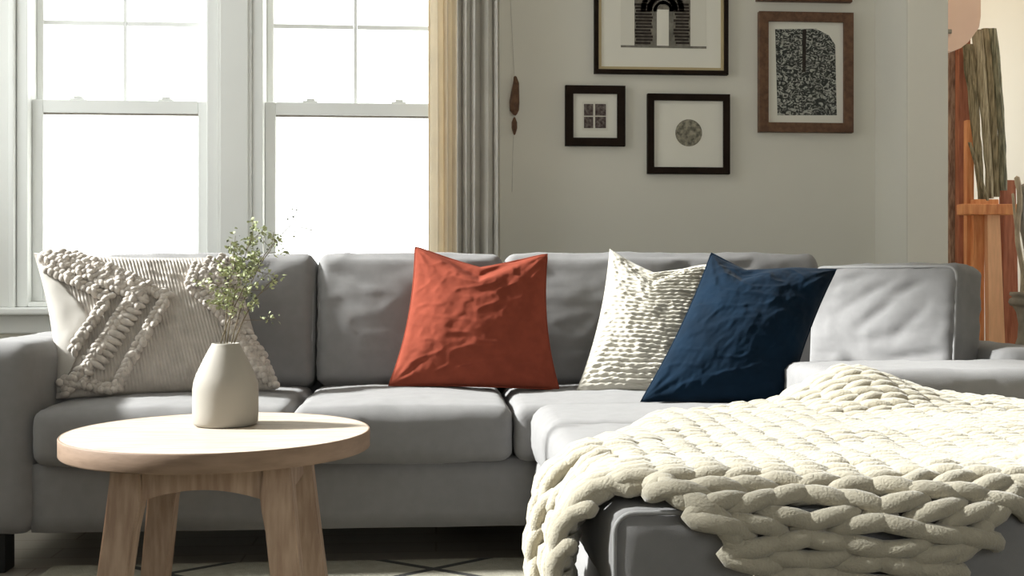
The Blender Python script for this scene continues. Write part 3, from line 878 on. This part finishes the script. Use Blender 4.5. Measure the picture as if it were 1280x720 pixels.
# ---------------------------------------------------------------- framed pictures
FY = YW - .004
def picture(label, px0, px1, py0, py1, fw, m, depth=.025):
    """frame with mitred moulding and mount board; returns parent and inner rect"""
    p = PY((px0+px1)/2, (py0+py1)/2, YW - depth)
    x0 = PY(px0, 100, YW - depth).x; x1 = PY(px1, 100, YW - depth).x
    z0 = PY(640, py1, YW - depth).z; z1 = PY(640, py0, YW - depth).z
    # correct for the camera turn: heights measured at this x
    k = PY(px0, 350, YW - depth)
    zc0 = PY((px0+px1)/2, py1, YW - depth).z; zc1 = PY((px0+px1)/2, py0, YW - depth).z
    z0, z1 = zc0, zc1
    t = thing('framed_picture', label, 'picture', ((x0+x1)/2, YW, (z0+z1)/2), 'framed pictures on the grey wall')
    ya, yb = YW - depth, YW - .001
    bm = bmesh.new()
    O = [(x0,z0),(x1,z0),(x1,z1),(x0,z1)]; I = [(x0+fw,z0+fw),(x1-fw,z0+fw),(x1-fw,z1-fw),(x0+fw,z1-fw)]
    lip = .004
    rings = []
    for (P, y) in ((O, yb), (O, ya + .003), ([(a + (lip if a < (x0+x1)/2 else -lip)*.5, b + (lip if b < (z0+z1)/2 else -lip)*.5) for a, b in O], ya), (I, ya + .004), (I, yb)):
        rings.append([bm.verts.new((a, y, b)) for a, b in P])
    for A, B in zip(rings, rings[1:] + rings[:1]):
        for k_ in range(4): bm.faces.new((A[k_], A[(k_+1)%4], B[(k_+1)%4], B[k_]))
    obj('frame', bm, m, t)
    bm = bmesh.new(); add_box(bm, x0+fw, x1-fw, YW - .012, YW - .003, z0+fw, z1-fw); obj('mount', bm, M_mat, t)
    return t, (x0, x1, z0, z1)
def WP(px, py, y=YW - .0145): return PY(px, py, y)

# large arch picture
t, rc = picture('largest framed picture, arch print in a black frame, topmost on the grey wall', 743.5, 911, -40, 92, .016, M_fblack, .03)
fw = .016
bm = bmesh.new(); x0, x1, z0, z1 = rc; g = .012
for r_ in ((x0+fw, x0+fw+g, z0+fw, z1-fw), (x1-fw-g, x1-fw, z0+fw, z1-fw), (x0+fw+g, x1-fw-g, z0+fw, z0+fw+g), (x0+fw+g, x1-fw-g, z1-fw-g, z1-fw)):
    add_box(bm, r_[0], r_[1], YW - .018, YW - .012, r_[2], r_[3], .001)
obj('inner_slip', bm, M_gold, t)
a_, b_ = WP(776, 59), WP(883, -26)
bm = bmesh.new(); add_box(bm, a_.x, b_.x, YW - .0132, YW - .012, a_.z, b_.z); pr = obj('print', bm, M_paper, t)
# the arch: piers of stacked dark courses and a voussoir ring
bm = bmesh.new(); yk = YW - .0145
def wbox(px0, py0, px1, py1, y0=YW - .0148, y1=YW - .0131):
    a, b = WP(px0, py1, y0), WP(px1, py0, y0); add_box(bm, a.x, b.x, y0, y1, a.z, b.z)
for k in range(13):
    y = 55 - k*4.0
    wbox(794 + random.uniform(-1, 1), y - 2.6, 815 + random.uniform(-2, 2) - (k > 9)*2, y)
    wbox(843 + random.uniform(-2, 2), y - 2.6, 861.5 + random.uniform(-1, 1), y)
for k in range(26):
    an = PI * k / 25
    for rr_ in (16, 24):
        cx = 828 + math.cos(an)*rr_; cy = 12 - math.sin(an)*rr_*1.0
        wbox(cx-3.2, cy-2.6, cx+3.2, cy+2.6)
wbox(797, -18, 860, -12)
obj('arch_ink', bm, M_ink, pr)
bm = bmesh.new()
wbox(816, 12, 821, 57); wbox(836, 12, 842, 57)
for k in range(14):
    an = PI*k/13; cx = 829 + math.cos(an)*10; cy = 12 - math.sin(an)*9; wbox(cx-2.5, cy-2.5, cx+2.5, cy+2.5)
wbox(776, 58, 883, 59)
obj('arch_shading', bm, M_inkg, pr)
bm = bmesh.new(); wbox(793, -20, 863, 57, YW - .0137, YW - .0131)
obj('arch_wash', bm, mat('ink_wash', (.27, .245, .20), .9, 0, 1, .45, 50), pr)
bm = bmesh.new(); wbox(821, 12, 836, 58, YW - .0143, YW - .0131)
obj('arch_opening', bm, M_mat, pr)

# small picture with four dark blocks
t, rc = picture('smallest framed picture, four dark blocks on cream, leftmost in a dark brown frame', 707, 782, 106.5, 182, .0315, M_fblack, .028)
a_, b_ = WP(728, 163), WP(760, 127)
bm = bmesh.new(); add_box(bm, a_.x, b_.x, YW - .0132, YW - .012, a_.z, b_.z); pr = obj('print', bm, M_paper, t)
bm = bmesh.new()
for (ax, ay, bx, by) in ((730, 130, 741.5, 144.5), (744, 130, 757.5, 144.5), (730, 146, 741.5, 160), (744, 146, 757.5, 160)): wbox(ax, ay, bx, by)
obj('block_ink', bm, mat('block_ink', (.055, .035, .035), .9, 0, 1, .0, 90, color2=(.20, .17, .15)), pr)

# square picture with medallion
t, rc = picture('square black framed picture with a small round medallion, lowest on the wall', 810, 913, 117, 217, .026, M_fblack, .028)
c_ = WP(861, 166)
bm = bmesh.new()
bmesh.ops.create_circle(bm, cap_ends=True, radius=17/F*4.28, segments=40, matrix=Matrix.Translation((c_.x, YW - .0132, c_.z)) @ Matrix.Rotation(PI/2, 4, 'X'))
e = bmesh.ops.extrude_face_region(bm, geom=list(bm.faces)); bmesh.ops.translate(bm, vec=(0, .001, 0), verts=[v for v in e['geom'] if isinstance(v, bmesh.types.BMVert)])
obj('medallion_print', bm, mat('medallion_ink', (.36, .33, .25), .9, 0, 1, 0, 55, color2=(.10, .095, .075)), t)

# block print in brown frame
t, rc = picture('brown wood framed picture with a dense black block print, rightmost on the wall', 949.5, 1067.5, 14.5, 165, .038, M_fbrown, .03)
yq = YW - .0145
def poly(pts, y0, th, name, m, par):
    bm = bmesh.new(); P = [WP(a, b, y0) for a, b in pts]
    A = [bm.verts.new(p) for p in P]; B = [bm.verts.new((p.x, p.y + th, p.z)) for p in P]; n = len(P)
    bm.faces.new(A); bm.faces.new(B[::-1])
    for i in range(n): bm.faces.new((A[i], B[i], B[(i+1)%n], A[(i+1)%n]))
    return obj(name, bm, m, par)
pr = poly([(969, 36.5), (1020, 36), (1036, 44), (1044, 56), (1046, 144), (972, 144)], YW - .0135, .0013, 'block_print', M_print, t)
poly([(1003, 37), (1008, 36.5), (1007, 90), (1003, 90)], YW - .0145, .0008, 'bold_stroke', M_ink, pr)
# picture above it, only its lower edge is in view
t, rc = picture('brown framed picture cut off by the top edge of the photo', 947, 1066, -120, 1.0, .034, M_fbrown, .03)
a_, b_ = WP(970, -25), WP(1043, -97)
bm = bmesh.new(); add_box(bm, a_.x, b_.x, YW - .0132, YW - .012, a_.z, b_.z); obj('print', bm, M_inkg, t)

# ---------------------------------------------------------------- far room on the right
def hang(px, py, y): return PY(px, py, y)
EY = 4.9
# pale pink curved wall bracket
bm = bmesh.new()
prf = [(1150, -60), (1226, -60), (1226, 20), (1224, 34), (1217, 44), (1210, 53), (1201, 60), (1190, 64), (1150, 66)]
P = [PY(a, b, EY - .10) for a, b in prf]
A_ = [bm.verts.new(p) for p in P]; B_ = [bm.verts.new((p.x, p.y + .05, p.z)) for p in P]
bm.faces.new(A_); bm.faces.new(B_[::-1])
for i in range(len(P)): bm.faces.new((A_[i], B_[i], B_[(i+1)%len(P)], A_[(i+1)%len(P)]))
pink = obj('wall_panel', bm, M_pink); tag(pink, 'pale pink panel with a curved lower edge, hanging in the next room', 'panel')
bm = bmesh.new(); c_ = PY(1187, 39, EY - .107); add_box(bm, c_.x - .012, c_.x + .012, c_.y, c_.y + .008, c_.z - .01, c_.z + .01, .003); obj('hook', bm, M_inkg, pink)

easel = thing('easel', 'orange pine easel-like stand behind the right end of the sofa', 'stand', (PY(1235, 350, EY).x, EY, 0))
def plank(name, p0, p1, w0, w1, th, m, parent, y0=EY, y1=EY, bend=0):
    """board between pixel points p0 (top) and p1 (bottom); widths in px"""
    bm = bmesh.new(); n = 14; rings = []
    for k in range(n+1):
        s = k/n; px = p0[0] + (p1[0]-p0[0])*s + bend*math.sin(PI*s); py = p0[1] + (p1[1]-p0[1])*s; y = y0 + (y1-y0)*s; w = (w0 + (w1-w0)*s)/2
        a = PY(px - w, py, y); b = PY(px + w, py, y); a.z = b.z = max(.0, a.z)
        rings.append([bm.verts.new(a), bm.verts.new(b), bm.verts.new((b.x, b.y + th, b.z)), bm.verts.new((a.x, a.y + th, a.z))])
    for A, B in zip(rings, rings[1:]):
        for k in range(4): bm.faces.new((A[k], A[(k+1)%4], B[(k+1)%4], B[k]))
    bm.faces.new(rings[0]); bm.faces.new(rings[-1])
    return obj(name, bm, m, parent)
FL_ = 350 + .795*F/5.0   # floor row at this depth (about 566)
plank('post', (1206, 30), (1206, FL_+3), 14, 15, .04, M_rwood, easel, EY + .10, EY + .10)
plank('post', (1213, 150), (1213, FL_), 9, 9, .03, M_owood, easel, EY + .03, EY + .03)
plank('leg', (1224, 268), (1222, FL_), 13, 16, .035, M_owood, easel, EY, EY)
plank('leg', (1242, 262), (1250, FL_), 15, 24, .035, mat('light_pine', (.80, .46, .27), .55, .2, 20, .12, 6, stretch=(14,14,1.5)), easel, EY - .03, EY - .03)
plank('leg', (1262, 225), (1266, FL_), 15, 22, .04, M_rwood, easel, EY + .04, EY + .04)
a_, b_ = PY(1203, 268, EY - .05), PY(1273, 255, EY - .05)
bm = bmesh.new(); add_box(bm, a_.x, b_.x, EY - .05, EY - .012 + .02, a_.z, b_.z, .004); obj('tray', bm, M_owood, easel)
a_, b_ = PY(1219, 257, EY - .03), PY(1249, 249, EY - .03)
bm = bmesh.new(); add_box(bm, a_.x, b_.x, EY - .03, EY + .02, a_.z, b_.z, .004); obj('ledge', bm, M_owood, easel)

def barkplank(label, p0, p1, w0, w1, m, y0, y1, bend, seed):
    bm = bmesh.new(); n = 40; rings = []; K = 8
    for k in range(n+1):
        s = k/n; px = p0[0] + (p1[0]-p0[0])*s + bend*math.sin(PI*s); py = p0[1] + (p1[1]-p0[1])*s; y = y0 + (y1-y0)*s
        c = PY(px, py, y); w = 1.12*(w0 + (w1-w0)*s)/2/F*y
        ring = []
        for q in range(K):
            an = 2*PI*q/K
            rr_ = 1 + .28*noise.noise(Vector((math.cos(an)*1.5, math.sin(an)*1.5 + seed, s*9)))
            ring.append(bm.verts.new(c + Vector((math.cos(an)*w*rr_, math.sin(an)*w*.7*rr_, 0))))
        rings.append(ring)
    for A, B in zip(rings, rings[1:]):
        for k in range(K): bm.faces.new((A[k], A[(k+1)%K], B[(k+1)%K], B[k]))
    bm.faces.new(rings[0]); bm.faces.new(rings[-1])
    o = obj('bark_strip', bm, m, None, False); tag(o, label, 'bark', 'bark strips leaning on the orange stand'); return o
barkplank('reddish brown bark strip, leftmost, standing beside the cream pier edge', (1190, 60), (1193, FL_ + 3), 17, 17, M_barkb, EY + .17, EY + .17, 0, 1)
barkplank('tan bark strip starting beneath the curved edge of the pink panel', (1211, 56), (1227, 250), 15, 8, M_bark, EY + .06, EY, 0, 2)
barkplank('grey bark strip in the middle of the leaning bundle, rising to its top', (1222, 38), (1238, 248), 13, 9, mat('pale_bark', (.42, .37, .26), .9, .8, 20, 0, 5, stretch=(30,30,2), color2=(.16,.13,.08)), EY + .05, EY - .005, 1, 3)
barkplank('thin olive grey bark strip second from the right of the leaning bundle', (1232, 36), (1246, 246), 11, 8, M_bark, EY + .045, EY - .005, 2, 4)
barkplank('outermost right grey-green bark strip of the leaning bundle', (1240, 36), (1254, 238), 11, 9, mat('green_bark', (.25, .235, .16), .9, .8, 20, 0, 5, stretch=(30,30,2), color2=(.07,.07,.045)), EY + .035, EY - .01, 3, 5)
barkplank('short pale stick slanting across the lower left of the bark bundle', (1212, 178), (1234, 251), 4, 5, M_bark, EY - .02, EY - .025, 0, 6)

# stone pedestal and branch cluster at the right edge
pc_ = PY(1281, 350, 4.55)
ped = thing('pedestal', 'small turned grey pedestal at the far right edge of the photo', 'pedestal', (pc_.x, pc_.y, 0))
zp = PY(1281, 365, 4.55).z
bm = bmesh.new(); add_lathe(bm, [(0, 0), (.11, 0), (.11, .03), (.05, .07), (.035, .15), (.035, zp-.30), (.05, zp-.26), (.03, zp-.20), (.026, zp-.14), (.034, zp-.09), (.05, zp-.06)], (pc_.x, pc_.y, 0), 24); obj('shaft', bm, M_stone, ped, True)
bm = bmesh.new(); add_lathe(bm, [(0, zp-.06), (.058, zp-.06), (.066, zp-.045), (.062, zp-.03), (.05, zp-.022), (.062, zp-.012), (.06, zp), (0, zp)], (pc_.x, pc_.y, 0), 24); obj('cap', bm, M_stone, ped, True)
for k, (p0, p1, w0, w1, lb) in enumerate((((1271, 222), (1277, 362), 7, 6, 'pale peeling branch standing left on the grey pedestal'), ((1277, 232), (1283, 362), 8, 6, 'grey forked branch standing right on the grey pedestal'))):
    bm = bmesh.new(); pts = []; n = 18
    for q in range(n+1):
        s = q/n; p = PY(p0[0] + (p1[0]-p0[0])*s + 2.5*math.sin(s*9+k*2), p0[1] + (p1[1]-p0[1])*s, 4.54 + .02*k); pts.append(p)
    pts[-1].z = zp
    add_tube(bm, pts, [(w0 + (w1-w0)*q/n)/2/F*4.6*(1+.25*noise.noise(Vector((q*.7, k, 0)))) for q in range(n+1)], 8)
    add_tube(bm, [pts[10], pts[6] + Vector((.03*(1 if k else -.6), 0, .0)), pts[3] + Vector((.05*(1 if k else -.6), 0, .01))], .006, 6)
    o = obj('dry_branch', bm, (mat('pale_branch', (.50, .42, .32), .9, .5, 30, .3, 20), M_stone)[k], None, True); tag(o, lb, 'branch')

# ---------------------------------------------------------------- light
w = bpy.data.worlds.new('sky'); scene.world = w; w.use_nodes = True
bg = w.node_tree.nodes['Background']; bg.inputs[0].default_value = (1.0, .99, .965, 1); bg.inputs[1].default_value = 3.1
sun = bpy.data.lights.new('sun', 'SUN'); sun.energy = 15; sun.angle = math.radians(5); sun.color = (1, .985, .97)
so = bpy.data.objects.new('sun', sun); COL.objects.link(so)
az, el = math.radians(-7), math.radians(33.5)
d = Vector((math.cos(az)*math.cos(el), math.sin(az)*math.cos(el), -math.sin(el)))
so.rotation_euler = d.to_track_quat('-Z', 'Y').to_euler()
def portal(loc, sx, sy, dirv):
    l = bpy.data.lights.new('sky_portal', 'AREA'); l.shape = 'RECTANGLE'; l.size = sx; l.size_y = sy; l.cycles.is_portal = True
    o = bpy.data.objects.new('sky_portal', l); COL.objects.link(o); o.location = loc
    o.rotation_euler = Vector(dirv).to_track_quat('-Z', 'Z').to_euler()
portal(((ox0+ox1)/2, YW + .17, (oz0+oz1)/2), ox1-ox0, oz1-oz0, (0, -1, 0))
portal((XL - .17, (LW[0]+LW[1])/2, (LW[2]+LW[3])/2), LW[1]-LW[0], LW[3]-LW[2], (1, 0, 0))
portal((XR + .17, (RW[0]+RW[1])/2, (RW[2]+RW[3])/2), RW[1]-RW[0], RW[3]-RW[2], (-1, 0, 0))
portal(((FWN[0]+FWN[1])/2, YB - .17, (FWN[2]+FWN[3])/2), FWN[1]-FWN[0], FWN[3]-FWN[2], (0, 1, 0))
# unseen warm lamp and fixture, added to light the far room
lamp = thing('added_fill_lamp', 'unseen warm fill lamp added at the ceiling of the next room', 'lamp', (2.7, 4.3, ZC))
bm = bmesh.new(); add_lathe(bm, [(0, 0), (.16, 0), (.16, -.05), (.15, -.06), (.15, -.004), (0, -.004)], (2.7, 4.3, ZC), 32); obj('added_lamp_shade', bm, M_white, lamp)
pl = bpy.data.lights.new('lamp', 'POINT'); pl.energy = 16; pl.color = (1, .80, .58); pl.shadow_soft_size = .12  # light of the added fill lamp
po = bpy.data.objects.new('lamp', pl); COL.objects.link(po); po.location = (2.7, 4.3, ZC - .2)  # added fill light, unseen

# ---------------------------------------------------------------- camera
cam = bpy.data.cameras.new('camera'); co = bpy.data.objects.new('camera', cam); COL.objects.link(co)
cam.sensor_width = 36; cam.sensor_fit = 'HORIZONTAL'; cam.lens = F * 36 / 1280
cam.shift_y = -(360 - HOR) / 1280
co.location = CAM; co.rotation_euler = (PI/2, 0, -YAW)
scene.camera = co
scene.view_settings.view_transform = 'Standard'; scene.view_settings.look = 'None'
scene.view_settings.gamma = 1; scene.view_settings.exposure = 0.0; scene.view_settings.use_curve_mapping = False
scene.cycles.max_bounces = 10; scene.cycles.diffuse_bounces = 6; scene.cycles.transparent_max_bounces = 12
scene.cycles.use_denoising = True
